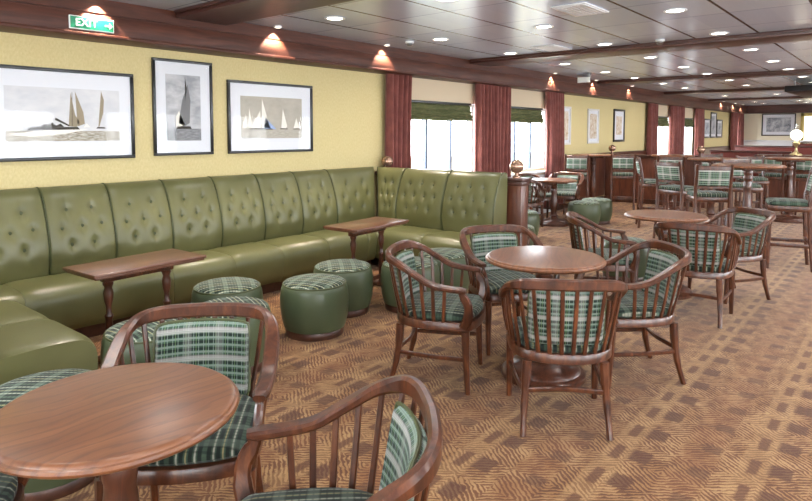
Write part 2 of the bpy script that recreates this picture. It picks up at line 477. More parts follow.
# ------------------------------------------------------------------ curtains
def curtain(x0, x1, label, gather=0.0, z0=.12, side=1):
    b = MB(); n = 60; nz = 24
    w = x1-x0; folds = max(4, round(w/.105))
    def fn(u, v, off=0):
        z = z0+(2.345-z0)*v
        g = gather*math.sin(PI*min(1, (1-v)*1.05))*.5 if gather else 0
        uu = u
        xx = x0+w*uu
        if side > 0: xx = x0+(w*(1-g))*uu
        else: xx = x1-(w*(1-g))*(1-uu)
        amp = .046+.014*math.sin(7*u+3*v)
        return (xx, W-.12-off+amp*math.sin(2*PI*folds*u+.5*math.sin(3*v+u*5)), z)
    b.grid(lambda u, v: fn(u, v), n, nz)
    b.grid(lambda u, v: fn(1-u, v, -.012), n, nz)
    o = b.build('curtain', CURT, fixn=False)
    return tag(o, label, 'curtain', 'red curtains at the windows')
curtain(6.03, 6.52, 'red curtain hanging behind the corner of the green sofa', .2, side=1)
curtain(8.16, 8.64, 'red curtain at the right edge of the window behind the sofa', .12, side=-1)
curtain(8.68, 9.20, 'red curtain left of the second window, beside its twin', .1, side=1)
curtain(10.56, 11.26, 'red curtain between second window and white framed pictures', .35, side=-1)
curtain(16.42, 17.05, 'red curtain right of the wall with the black framed picture', .2, side=1)
curtain(18.3, 18.9, 'red curtain on left half of the far double pair', .2, side=-1)
curtain(18.95, 19.55, 'red curtain on right half of the far double pair', .2, side=1)
curtain(20.9, 21.8, 'red curtain beside the far group of three pictures', .3, side=-1)
curtain(26.0, 26.9, 'red curtain left of the last narrow window', .3, side=1)
curtain(27.2, 27.95, 'red curtain in the far corner by the end wall', .3, side=-1)

# roman blinds
def blind(x0, x1, label):
    t = thing('roman_blind', ((x0+x1)/2, W-.02, 1.74), 0, label, 'blind', 'green roman blinds')
    w = (x1-x0)/2
    prof = [(-.012, .24), (-.04, .20), (-.03, .165), (-.065, .13), (-.045, .10), (-.085, .065), (-.06, .04), (-.09, .015), (-.05, -.005), (-.01, .0)]
    b = MB()
    pts = crom([(0, y, z) for y, z in prof], 4)
    b.grid(lambda u, v: (-w+2*w*u, pts[round(v*(len(pts)-1))].y + .004*math.sin(u*19), pts[round(v*(len(pts)-1))].z+.006*math.sin(u*PI*3)), 24, len(pts)-1)
    b.grid(lambda u, v: (-w+2*w*u, .0, .24*v), 1, 1)
    b.build('blind_cloth', BLIND, t, fixn=False)
    b = MB(); b.box(-w-.01, w+.01, -.05, .0, .24, .275, .004); b.build('headrail', BLACKF, t)
blind(6.5, 8.08, 'folded green roman blind above the window behind the sofa')
blind(9.27, 10.5, 'folded green roman blind above the second window')
blind(17.12, 18.22, 'folded green roman blind above the third window along')
blind(19.62, 20.82, 'folded green roman blind above the fourth window along')

# ------------------------------------------------------------------ sofas
def Wbackprof():
    # (depth from the wall plane toward the room, height)
    P = [(.27, .40), (.30, .50), (.31, .62), (.285, .78), (.235, .93), (.185, 1.04), (.13, 1.10), (.075, 1.115), (.035, 1.09), (.03, 1.0)]
    return [(p.x, p.z) for p in crom([(x, 0, z) for x, z in P], 6)]
BP = Wbackprof()
def back_panel(parent, length_fn0, length_fn1, buttons, tf, name='back_panel'):
    """tf(s, d, z) -> xyz where s runs along the bench, d is depth off the wall. length_fn gives ends as a function of d"""
    b = MB(); nu = 52; nv = len(BP)-1
    seg = sum(1 for _ in BP)
    def prof(v):
        i = min(int(v*nv), nv-1); f = v*nv-i
        return (BP[i][0]*(1-f)+BP[i+1][0]*f, BP[i][1]*(1-f)+BP[i+1][1]*f)
    NV = nv*1
    bc = []
    def fn(u, v):
        d, z = prof(v)
        s0, s1 = length_fn0(d), length_fn1(d)
        s = s0+(s1-s0)*u
        e = 1-abs(2*u-1)**6
        d += .022*e*min(1, (1-v)*3) - (.016 if (u < .001 or u > .999) else 0)
        for (bu, bz) in buttons:
            w_ = s1-s0
            du = (u-bu)*w_; dz = z-bz
            r2 = du*du+dz*dz
            if v < .8:
                d -= .018*math.exp(-r2/.0009)+.009*math.exp(-r2/.005)+.005*math.exp(-(du/.012)**2)*math.exp(-(dz/.09)**2)
        return tf(s, d, z)
    b.grid(fn, nu, NV)
    # end caps
    for u in (0, 1):
        pr = [fn(u, j/NV) for j in range(NV+1)]
        d, z = prof(0); s = (length_fn0 if u == 0 else length_fn1)(d)
        pr.append(tf((length_fn0 if u == 0 else length_fn1)(.03), .03, z))
        b.add(pr, [tuple(range(len(pr)))], False)
    o = b.build(name, GREEN, parent)
    for (bu, bz) in buttons:
        best = min((abs(prof(j/200)[1]-bz), j/200) for j in range(120))
        p = Vector(fn(bu, best[1])); q = Vector(fn(bu, best[1]+.01)); r = Vector(fn(min(1, bu+.02), best[1]))
        nrm = (q-p).cross(r-p).normalized()
        mid = Vector(tf(0, .1, 0))-Vector(tf(0, 0, 0))
        if nrm.dot(mid) < 0: nrm = -nrm
        bb = MB(); bb.sphere((0, 0, 0), .016, 12, 6, .5)
        ob = bb.build('button', BUTTON, o)
        ob.matrix_local = Matrix.Translation(p+nrm*.002) @ nrm.to_track_quat('Z', 'Y').to_matrix().to_4x4()
    # piping at the seam
    bb = MB(); bb.tube([Vector(tf(length_fn0(prof(j/30)[0])+.0, prof(j/30)[0]+.002, prof(j/30)[1])) for j in range(1, 27)], .006, 6)
    bb.build('piping', PIPE, o)
    return o
def seat_module(parent, s0f, s1f, tf, depth=.79):
    P = [(depth-.05, .10), (depth-.015, .16), (depth, .28), (depth-.005, .37), (depth-.045, .425), (depth-.12, .447), (depth-.3, .452), (.30, .44), (.27, .40)]
    pts = [(p.x, p.z) for p in crom([(x, 0, z) for x, z in P], 4)]
    b = MB(); nv = len(pts)-1; nu = 20
    def fn(u, v):
        d, z = pts[round(v*nv)]
        e = 1-abs(2*u-1)**8
        s0, s1 = s0f(d), s1f(d)
        zz = z-.014*(1-e); dd = d-.012*(1-e)
        return tf(s0+(s1-s0)*u, dd, zz)
    b.grid(fn, nu, nv)
    for u in (0, 1):
        pr = [fn(u, j/nv) for j in range(nv+1)]
        pr.append(tf((s0f if u == 0 else s1f)(.3), .3, .10))
        b.add(pr, [tuple(range(len(pr)))], False)
    return b.build('seat_cushion', GREEN, parent)
BT = [(.3, .93), (.68, .935), (.2, .79), (.5, .795), (.8, .80), (.32, .655), (.66, .66)]
K = lambda c: (lambda d: c)
# long run along the wall
sofa = thing('banquette_sofa', (3.4, 5.2, 0), 0, 'long green button-tufted banquette sofa running along the yellow wall', 'sofa', 'green leather banquette')
tfA = lambda s, d, z: (s-3.4, W-.005-d-5.2, z)
seamsA = [.28, .795, 1.31, 1.83, 2.345, 2.86, 3.375, 3.89, 4.40, 4.92]
XC = 5.88      # wall-plane X of the return backrest
for i in range(len(seamsA)):
    s0 = seamsA[i]
    if i+1 < len(seamsA):
        back_panel(sofa, K(s0), K(seamsA[i+1]-.002), BT, tfA)
    else:
        back_panel(sofa, K(s0), lambda d: XC-d-.003, BT, tfA)
    # seats are staggered against the back seams
seatS = [.3, .90, 1.5, 2.06, 2.6, 3.2, 3.75, 4.35, 4.95]
for i in range(len(seatS)):
    s0 = seatS[i]
    if i+1 < len(seatS): seat_module(sofa, K(s0), K(seatS[i+1]-.003), tfA)
    else: seat_module(sofa, K(s0), K(5.08), tfA)
b = MB(); b.box(.3-3.4, 5.06-3.4, 4.74-5.2, 5.16-5.2, 0, .095); b.build('plinth', DARKW, sofa)
# right return
ret = thing('banquette_sofa', (5.5, 4.3, 0), 0, 'green tufted sofa return ending at the wooden post with ball', 'sofa', 'green leather banquette')
tfB = lambda s, d, z: (XC-d-5.5, s-4.3, z)
BT2 = [(.25, .94), (.5, .945), (.75, .94), (.18, .80), (.4, .805), (.62, .805), (.84, .80), (.28, .66), (.52, .665), (.76, .66)]
back_panel(ret, K(3.42), K(4.107), BT2, tfB)
back_panel(ret, K(4.11), K(4.797), BT2, tfB)
back_panel(ret, K(4.80), lambda d: W-.05-d, [(.3, .94), (.65, .94), (.2, .80), (.5, .8), (.8, .8), (.35, .66), (.65, .66)], tfB)
seat_module(ret, K(3.43), K(4.05), tfB); seat_module(ret, K(4.053), K(4.655), tfB)
seat_module(ret, K(4.66), K(5.095), tfB)
b = MB(); b.box(5.17-5.5, 5.6-5.5, 3.46-4.3, 4.7-4.3, 0, .10); b.build('plinth', DARKW, ret)
# left return (seat end seen at the left edge)
XL = .66
lret = thing('banquette_sofa', (1.0, 4.0, 0), 0, 'green bench end of the sofa at the left edge beside the round table', 'sofa', 'green leather banquette')
tfC = lambda s, d, z: (XL+d-1.0, s-4.0, z)
seat_module(lret, K(3.42), K(4.0), tfC); seat_module(lret, K(4.003), K(4.64), tfC)
b = MB(); b.box(XL+.25-1.0, XL+.72-1.0, 3.46-4, 4.64-4, 0, .10); b.build('plinth', DARKW, lret)
back_panel(lret, K(3.42), K(4.03), BT, tfC); back_panel(lret, K(4.033), K(4.64), BT, tfC)

# ------------------------------------------------------------------ dividers with ball finials
def divider(x0, x1, y0, y1, h, label, both=True):
    t = thing('partition_screen', ((x0+x1)/2, (y0+y1)/2, 0), 0, label, 'partition', 'wooden partition screens')
    ox, oy = (x0+x1)/2, (y0+y1)/2
    b = MB(); b.box(x0+.03-ox, x1-.03-ox, y0+.2-oy, y1-oy-.005, .1, h-.06); b.build('panel', PANELW, t)
    b = MB(); b.box(x0-.02-ox, x1+.02-ox, y0+.2-oy, y1-oy-.005, h-.06, h-.01, .01); b.build('top_rail', MAHOGY, t)
    b = MB(); b.box(x0-ox, x1-ox, y0+.2-oy, y1-oy-.005, 0, .1); b.build('plinth', DARKW, t)
    for yy in ((y0, y1-.24) if both else (y0,)):
        b = MB(); b.box(x0-.005-ox, x1+.005-ox, yy-oy, yy+.21-oy, 0, h-.08, .006)
        b.box(x0-.02-ox, x1+.02-ox, yy-.015-oy, yy+.225-oy, 0, .12, .008)
        p = b.build('post', PANELW, t)
        b = MB(); b.box(x0-.03-ox, x1+.03-ox, yy-.025-oy, yy+.235-oy, h-.035, h+.0, .008); b.box(x0-.015-ox, x1+.015-ox, yy-.012-oy, yy+.222-oy, h-.085, h-.035, .008)
        b.build('post_cap', MAHOGY, p)
        b = MB(); cx, cy = 0, yy+.105-oy
        b.lathe([(.05, h), (.05, h+.01), (.022, h+.02), (.022, h+.05), (.03, h+.055)], 20, cx, cy); b.sphere((cx, cy, h+.125), .078, 24, 14)
        b.build('ball_finial', GOLDB, p)
divider(5.93, 6.08, 3.28, W, 1.05, 'wooden partition behind the green sofa with ball finials')
divider(13.55, 13.7, 3.25, W-.08, 1.08, 'wooden partition behind the bar stools near the far windows')

# ------------------------------------------------------------------ tables
def trestle_table(name, loc, rz, label):
    t = thing(name, loc, rz, label, 'table', 'narrow trestle tables by the sofa')
    L, D, H = .80, .42, .68
    b = MB(); b.box(-L/2, L/2, -D/2, D/2, H-.022, H, .006); b.box(-L/2+.012, L/2-.012, -D/2+.012, D/2-.012, H-.036, H-.02, .004); b.build('tabletop', TRW, t)
    b = MB(); b.box(-.25, .25, -.03, .03, H-.10, H-.037, .004); b.build('apron', CHW, t)
    prof = [(r_*.8, z_*.9) for r_, z_ in [(.036, .06), (.038, .08), (.028, .10), (.034, .115), (.024, .13), (.03, .16), (.034, .26), (.026, .36), (.036, .39), (.022, .41), (.022, .46), (.034, .50), (.04, .56), (.028, .60), (.044, .63), (.03, .65), (.042, .665), (.044, .712)]]
    for s in (-1, 1):
        b = MB(); b.lathe(prof, 20, s*.21, 0); lg = b.build('leg', LEGW, t)
        b = MB(); b.sweep([(s*.21, -.17, .02), (s*.21, -.08, .04), (s*.21, 0, .045), (s*.21, .08, .04), (s*.21, .17, .02)], [(.05, .04), (.055, .05), (.06, .06), (.055, .05), (.05, .04)])
        b.build('foot', LEGW, lg)
    b = MB(); b.box(-.20, .20, -.014, .014, .10, .14, .004); b.build('stretcher', LEGW, t)
    return t
T1 = trestle_table('trestle_table', (1.98, 4.03, 0), .06, 'narrow wooden trestle table on the left, before the sofa')
T2 = dup(T1, (4.26, 4.03, 0), .06, 'narrow wooden trestle table further right, near the sofa corner')

def pedestal_table(loc, label, R=.375, H=.77, group='round pedestal tables', rz=0, name='round_table', base=.265, cat='table'):
    t = thing(name, loc, rz, label, cat, group)
    b = MB()
    b.lathe([(1e-5, H-.040), (R-.05, H-.040), (R-.03, H-.036), (R-.012, H-.034), (R-.002, H-.027), (R, H-.020), (R-.004, H-.013), (R-.012, H-.011), (R-.014, H-.006), (R-.02, H-.001), (R-.026, H), (1e-5, H)], 72)
    b.build('tabletop', TOPW, t)
    h = H-.04
    b = MB(); k = (h-.10)
    prof = [(.10, .10), (.075, .115), (.06, .14), (.075, .16), (.055, .18), (.05, .20)]
    prof += [(.05, .10+k*.22), (.066, .10+k*.28), (.072, .10+k*.36), (.056, .10+k*.5), (.046, .10+k*.64), (.046, .10+k*.68), (.050, .10+k*.705), (.051, .10+k*.78), (.043, .10+k*.80), (.043, .10+k*.815), (.054, .10+k*.835), (.056, .10+k*.86), (.044, .10+k*.885), (.044, .10+k*.895), (.054, .10+k*.915), (.056, .10+k*.945), (.046, .10+k*.965), (.05, h)]
    b.lathe(prof, 28); b.build('pedestal', LEGW, t)
    b = MB(); b.lathe([(base, 0), (base, .028), (base-.012, .04), (base-.03, .044), (base-.035, .055), (base-.06, .075), (.13, .095), (.11, .10), (.10, .105)], 56); b.build('base', LEGW, t)
    b = MB(); b.box(-.22, .22, -.03, .03, h-.035, h, .004); b.box(-.03, .03, -.22, .22, h-.035, h, .004); b.build('bracket', LEGW, t)
    return t
pedestal_table((.80, 1.775, 0), 'large round wooden table in front, its top cropped by the left edge', .348, .75, rz=.0)
pedestal_table((3.50, 1.765, 0), 'round wooden pedestal table circled by four tub chairs', rz=.5)
pedestal_table((6.08, 1.80, 0), 'round wooden table between the three tub chairs on the right', rz=.3)
pedestal_table((9.47, 4.62, 0), 'small round table beside the far curtain, with tub chairs', rz=.3)

# ------------------------------------------------------------------ tub chairs
RAILH = [(.225, .285, .632), (.12, .293, .638), (.02, .296, .655), (-.075, .296, .705), (-.17, .286, .758), (-.25, .246, .787), (-.292, .152, .798), (-.306, .0, .80)]
SEATH = [(.292, .0), (.285, .09), (.268, .18), (.235, .248), (.17, .264), (.08, .272), (-.05, .268), (-.15, .235), (-.215, .17), (-.25, .09), (-.26, 0)]
def tub_chair(loc, rz, label):
    t = thing('tub_chair', loc, rz, label, 'chair', 'wooden tub chairs')
    half = crom(RAILH, 6)
    rail = half + [Vector((p.x, -p.y, p.z)) for p in reversed(half[:-1])]
    n = len(rail); secs = []
    for i in range(n):
        q = 1-abs(2*i/(n-1)-1)          # 0 at arm ends, 1 at crest
        e = min(1, max(0, (q-.45)/.35)); e = e*e*(3-2*e)
        tip = .75 if q < .03 else 1
        secs.append(((.058*(1-e)+.034*e)*tip, (.030*(1-e)+.058*e)*tip))
    b = MB(); b.sweep(rail, secs); b.build('top_rail', CHW, t)
    sh = crom([(x, y, 0) for x, y in SEATH], 4)
    out = sh + [Vector((p.x, -p.y, 0)) for p in reversed(sh[1:-1])]
    def ring(s, z): return [(p.x*s, p.y*s, z) for p in out]
    b = MB(); b.rings([ring(.97, .376), ring(1.0, .381), ring(1.0, .424), ring(.985, .430)]); b.build('seat_frame', CHW, t)
    b = MB(); b.rings([ring(.90, .430), ring(.95, .445), ring(.95, .460), ring(.91, .474), ring(.8, .484), ring(.55, .491), ring(.25, .494), ring(.02, .495)]); b.build('seat', SEATF, t)
    # back pad
    b = MB(); NU, NV = 20, 14; hw = .192
    def pad(u, v, side):
        y = (2*u-1)*hw; z = .462+.305*v
        c = min(1, (1-abs(2*u-1))*9); d = min(1, (1-abs(2*v-1))*8)
        cu = (1-(1-c)**2)**.5 if c < 1 else 1; dv = (1-(1-d)**2)**.5 if d < 1 else 1
        # rounded corners
        th = .021*min(cu, dv)+.001
        x = -.222-.052*v+1.15*y*y
        zz = .6125+(z-.6125)*(1-.06*abs(2*u-1)**8); 
        return (x+side*th, y*(1-.05*abs(2*v-1)**8), zz)
    b.grid(lambda u, v: pad(u, v, 1), NU, NV); b.grid(lambda u, v: pad(1-u, v, -1), NU, NV)
    bp = b.build('back_pad', PLAIDB, t)
    b = MB()
    loop = []
    for i in range(20): loop.append(pad(i/20, 1, 0))
    for i in range(14): loop.append(pad(1, 1-i/14, 0))
    for i in range(20): loop.append(pad(1-i/20, 0, 0))
    for i in range(15): loop.append(pad(0, i/14, 0))
    b.tube([Vector(p)+Vector((.004, 0, 0)) for p in loop], .006, 6); b.build('piping', PIPE, bp)
    # slats
    L = [0]
    for i in range(1, n): L.append(L[-1]+(Vector((rail[i].x, rail[i].y, 0))-Vector((rail[i-1].x, rail[i-1].y, 0))).length)
    def at(A, f):
        LL = [0]
        for i in range(1, len(A)): LL.append(LL[-1]+(Vector((A[i].x, A[i].y, 0))-Vector((A[i-1].x, A[i-1].y, 0))).length)
        d = f*LL[-1]
        for i in range(1, len(A)):
            if LL[i] >= d:
                k = (d-LL[i-1])/(LL[i]-LL[i-1]); return A[i-1].lerp(A[i], k), (A[i]-A[i-1]).normalized()
        return A[-1], (A[-1]-A[-2]).normalized()
    ring2 = [p for p in out if p.x < .21]
    N = 18
    for k in range(N):
        f = .085+.83*k/(N-1)
        p, tg = at(rail, f)
        q, _ = at(ring2, .04+.92*((f-.03)/.94))
        qb = Vector((q.x*.965, q.y*.965, .428)); pt = Vector((p.x*.99, p.y*.99, p.z-.012))
        mid = qb.lerp(pt, .5)*1.0; mid.x *= 1.012; mid.y *= 1.012
        nrm = Vector((mid.x, mid.y*.8, 0)).normalized()
        tg2 = nrm.cross(Vector((0, 0, 1))).normalized()
        b = MB(); b.sweep([qb, mid, pt], [(.013, .022), (.011, .021), (.011, .020)], up=tg2); b.build('slat', CHW, t)
    for s in (1, -1):
        b = MB(); b.sweep([(.232, s*.247, 0), (.222, s*.246, .18), (.215, s*.243, .378)], [(.030, .030), (.038, .038), (.048, .048)], up=Vector((1, 0, 0))); b.build('leg', CHW, t)
        b = MB(); b.sweep(crom([(-.262, s*.218, 0), (-.222, s*.210, .14), (-.205, s*.2, .28), (-.2, s*.195, .379)], 4), [(.031, .031)]*4+[(.038, .038)]*4+[(.046, .046)]*5, up=Vector((1, 0, 0))); b.build('leg', CHW, t)
        b = MB(); b.sweep(crom([(.205, s*.252, .40), (.235, s*.268, .47), (.235, s*.28, .545), (.205, s*.284, .60), (.20, s*.285, .622)], 4), [(.034, .058)]*6+[(.03, .05)]*6+[(.028, .04)]*5, up=Vector((1, 0, 0))); b.build('arm_support', CHW, t)
        b = MB(); b.sweep(crom([(.21, s*.243, .205), (.0, s*.228, .20), (-.222, s*.207, .205)], 4), (.018, .026)); b.build('stretcher', CHW, t)
    b = MB(); b.sweep(crom([(-.215, -.205, .225), (-.19, 0, .225), (-.215, .205, .225)], 5), (.018, .026)); b.build('stretcher', CHW, t)
    return t
CH = [
 ((1.20, 2.06, 0), 226, 'tub chair with pale plaid back pad behind the large front table'),
 ((1.03, 1.163, 0), 135, 'tub chair in front, right of the large table, cropped by the lower edge'),
 ((.32, 2.12, 0), -40, 'tub chair at the left edge, only its striped seat seen under the table'),
 ((3.07, 2.28, 0), -66, 'tub chair facing right, in front of the ottomans, left of the middle table'),
 ((3.90, 2.27, 0), 236, 'tub chair behind the middle table, facing the camera before the sofa'),
 ((3.04, 1.44, 0), 35, 'tub chair with its slatted back to the camera, before the middle table'),
 ((3.895, 1.365, 0), 134, 'tub chair facing left at the right of the middle table'),
 ((5.245, 2.075, 0), -62, 'tub chair facing right, left of the second round table'),
 ((5.475, 1.355, 0), 6, 'tub chair with its back to the camera before the second round table'),
 ((6.37, 1.295, 0), 142, 'tub chair facing left by the tall stool on the right'),
 ((8.82, 4.84, 0), 10, 'dark tub chair just right of the wooden post, by the far table'),
 ((9.72, 5.10, 0), 262, 'tub chair under the second window behind the small far table'),
 ((10.32, 4.83, 0), 192, 'tub chair right of the small far table, by the curtain'),
]
c0 = tub_chair(CH[0][0], math.radians(CH[0][1]), CH[0][2])
for loc, a, lab in CH[1:]: dup(c0, loc, math.radians(a), lab)

# ------------------------------------------------------------------ ottomans
def ottoman(loc, rz, label):
    t = thing('ottoman', loc, rz, label, 'ottoman', 'round green ottomans')
    b = MB(); b.lathe([(.232, .058), (.240, .075), (.255, .14), (.264, .22), (.264, .29), (.256, .355), (.246, .385), (.236, .394)], 48); b.build('body', GREENO, t)
    b = MB(); b.lathe([(.236, .388), (.238, .396), (.228, .408), (.19, .420), (.12, .428), (.05, .431), (1e-5, .432)], 48); b.build('seat_top', OTTF, t)
    b = MB(); b.tube([(.241*math.cos(2*PI*k/48), .241*math.sin(2*PI*k/48), .392) for k in range(49)], .006, 6); b.build('piping', PIPE, t)
    b = MB(); b.lathe([(.222, 0), (.226, .01), (.226, .05), (.22, .058), (1e-5, .058)], 48); b.build('base', DARKW, t)
    return t
OT = [
 ((3.12, 3.52, 0), 20, 'green ottoman standing foremost of the trio near the sofa corner'),
 ((3.66, 3.76, 0), 50, 'green ottoman under the second trestle table, left side'),
 ((4.12, 3.38, 0), 80, 'green ottoman half hidden behind the tub chair just left of the middle table'),
 ((4.66, 3.40, 0), 10, 'large green ottoman beside the sofa return, behind the tub chairs'),
 ((2.62, 3.94, 0), 60, 'green ottoman with gold striped top beside the first trestle table'),
 ((2.30, 3.42, 0), -20, 'green ottoman directly behind the plaid-backed tub chair'),
 ((1.74, 3.42, 0), 0, 'green ottoman beneath the first trestle table end'),
 ((1.01, 2.94, 0), 35, 'green ottoman behind the large front table at the left edge'),
 ((6.55, 3.72, 0), 0, 'green ottoman just beyond the wooden post of the sofa'),
 ((7.85, 4.34, 0), 0, 'green ottoman further behind the wooden post, under the window'),
 ((9.56, 4.12, 0), 0, 'green ottoman, left of the pair in front of the bar stools'),
 ((10.12, 4.14, 0), 40, 'green ottoman, right of the pair in front of the bar stools'),
 ((6.42, 2.30, 0), 40, 'green ottoman behind the second round table'),
]
o0 = ottoman(OT[0][0], math.radians(OT[0][1]), OT[0][2])
for loc, a, lab in OT[1:]: dup(o0, loc, math.radians(a), lab)

# ------------------------------------------------------------------ bar stools and bar tables
def bar_stool(loc, rz, label, wd=CHW):
    t = thing('bar_stool', loc, rz, label, 'bar stool', 'high wooden bar stools with plaid backs')
    h = .70; w = .205
    for s in (1, -1):
        b = MB(); b.sweep([(.20, s*(w+.01), 0), (.195, s*w, .35), (.19, s*w, h)], [(.034, .034), (.038, .038), (.044, .044)], up=Vector((1, 0, 0))); b.build('leg', wd, t)
        b = MB(); b.sweep(crom([(-.235, s*(w+.012), 0), (-.205, s*w, .35), (-.19, s*w, h), (-.205, s*w, .9), (-.255, s*w, 1.15)], 4), [(.036, .036)]*4+[(.04, .046)]*8+[(.034, .042)]*5, up=Vector((1, 0, 0))); b.build('rear_post', wd, t)
        b = MB(); b.box(-.2, .19, s*w-.011, s*w+.011, .26, .30, .003); b.build('stretcher', wd, t)
    b = MB(); b.box(.18, .205, -w, w, .22, .26, .003); b.build('footrest', wd, t)
    b = MB(); b.box(-.21, -.185, -w, w, .30, .34, .003); b.build('stretcher', wd, t)
    b = MB(); b.box(-.2, .215, -w-.022, w+.022, h-.035, h+.03, .006); b.build('seat_frame', wd, t)
    b = MB(); sh = []
    for k in range(40):
        a = 2*PI*k/40; c, s = math.cos(a), math.sin(a)
        sh.append((.008+.215*math.copysign(abs(c)**.35, c), .232*math.copysign(abs(s)**.35, s)))
    b.rings([[(x*q, y*q, z) for x, y in sh] for q, z in ((.96, h+.03), (1, h+.045), (.98, h+.065), (.9, h+.08), (.6, h+.088), (.2, h+.092), (.02, h+.092))]); b.build('seat', SEATF, t)
    for z, hh in ((1.105, .055), (.855, .04)):
        xx = -.205-.05*((z-.9)/.25)
        b = MB(); b.sweep(crom([(xx, -w, z), (xx-.02, 0, z), (xx, w, z)], 5), (.024, hh)); b.build('crest_rail' if z > 1 else 'back_rail', wd, t)
    b = MB()
    def pf(u, v, sd):
        y = (2*u-1)*(w-.02); z = .875+.205*v
        th = .02*min(1, (1-abs(2*u-1))*10, (1-abs(2*v-1))*8)**.5+.001
        return (-.21-.05*((z-.9)/.25)-.02*(1-(2*u-1)**2)+sd*th, y, z)
    b.grid(lambda u, v: pf(u, v, 1), 16, 12); b.grid(lambda u, v: pf(1-u, v, -1), 16, 12); b.build('back_pad', STOOLF, t)
    return t
ST = [
 ((8.20, 1.07, 0), 103, 'tall bar stool at the right edge, its striped seat fully seen'),
 ((8.62, 2.02, 0), 28, 'bar stool with pale plaid back toward the camera, behind the second table'),
 ((9.30, 2.58, 0), -22, 'bar stool seen obliquely, left of the pale plaid backed stool'),
 ((10.3, 3.25, 0), -66, 'bar stool with pale sunlit posts beside the wooden partition'),
 ((11.4, 3.3, 0), 15, 'bar stool behind the one with sunlit posts'),
 ((10.45, 1.98, 0), 210, 'bar stool in shade beyond the tall round table'),
 ((11.02, 4.92, 0), 25, 'bar stool beside the small far table, back toward the camera'),
 ((11.72, 4.28, 0), 20, 'bar stool before the wooden partition, under the black framed picture'),
 ((13.35, 2.02, 0), 0, 'bar stool at the counter, left of the brass lamp'),
 ((13.3, 1.42, 0), 0, 'bar stool at the counter below the brass lamp'),
 ((12.0, 2.12, 0), 200, 'bar stool among the far tall tables, before the counter stools'),
 ((12.9, 2.9, 0), 215, 'bar stool right of the partition end post'),
]
s0 = bar_stool(ST[0][0], math.radians(ST[0][1]), ST[0][2])
for loc, a, lab in ST[1:]: dup(s0, loc, math.radians(a), lab)
BTB = dict(R=.40, H=1.12, group='tall round bar tables', name='bar_table', base=.31)
pedestal_table((9.33, 1.70, 0), 'tall round bar table beside the right edge stool', **dict(BTB, R=.45))
pedestal_table((11.4, 2.62, 0), 'tall round bar table in the middle distance, left of the brass lamp', **BTB)
pedestal_table((12.6, 3.62, 0), 'tall round bar table in front of the partition end post', **BTB)
pedestal_table((12.5, 1.62, 0), 'tall round bar table before the counter with the lamp', **BTB)
pedestal_table((11.97, 4.98, 0), 'tall round bar table between two stools against the panelled wall', **BTB)

# ------------------------------------------------------------------ bar counter, lamp, canopy, far seating
t = thing('bar_counter', (14.35, .4, 0), 0, 'wooden bar counter across the right background carrying a brass lamp', 'counter')
b = MB(); b.box(-.2, .2, -2.2, 2.0, .1, 1.06); b.build('counter_front', PANELW, t)
b = MB(); b.box(-.27, .27, -2.25, 2.06, 1.06, 1.11, .012); b.build('worktop', MAHOGY, t)
b = MB(); b.box(-.17, .17, -2.2, 2.0, 0, .1); b.build('plinth', DARKW, t)
t = thing('oil_lamp', (14.25, 1.76, 1.11), 0, 'brass lamp with glowing white globe standing on the bar counter', 'lamp')
b = MB(); b.lathe([(.11, 0), (.11, .012), (.09, .03), (.04, .06), (.022, .10), (.02, .16), (.04, .19), (.06, .22), (.062, .25), (.03, .28), (.03, .30)], 28); b.build('base', BRASS, t)
b = MB(); b.sphere((0, 0, .40), .105, 28, 16); b.build('lamp_shade', GLOBEE, t)
b = MB(); b.lathe([(.03, .50), (.024, .56), (.022, .62)], 16); b.build('chimney', glass_clear('lamp_glass', .05, .2), t)
t = thing('bar_canopy', (16.2, .2, 2.4), 0, 'black canopy hanging from the ceiling at the right edge', 'canopy')
b = MB(); b.box(-1.5, 1.5, -1.9, 1.86, 0, .12, .01); b.build('canopy_body', BLACK, t)
for x in (-1.3, 1.3):
    for y in (-1.7, 1.7):
        b = MB(); b.lathe([(.012, .12), (.012, .248)], 10, x, y); b.build('hanger_rod', STEEL, t)
def booth(x, y0, y1, label, h=1.05):
    t = thing('booth_bench', (x, (y0+y1)/2, 0), 0, label, 'bench', 'burgundy booth benches')
    l = (y1-y0)/2
    b = MB(); b.box(-.05, .06, -l, l, .1, h, .03); b.build('backrest', BURG, t)
    b = MB(); b.box(.065, .55, -l, l, .2, .45, .04); b.build('seat', BURG, t)
    b = MB(); b.box(-.07, .08, -l-.01, l+.01, h+.005, h+.04, .01); b.build('top_rail', MAHOGY, t)
    b = MB(); b.box(-.02, .5, -l, l, 0, .1); b.build('plinth', DARKW, t)
booth(17.8, 2.3, 4.15, 'burgundy booth bench left of the brass lamp, with wooden top rail')
booth(21.5, .2, 4.3, 'long burgundy booth bench below the far end picture', 1.12)
booth(25.0, .0, 3.2, 'burgundy booth bench at the far right, before the end wall', 1.2)

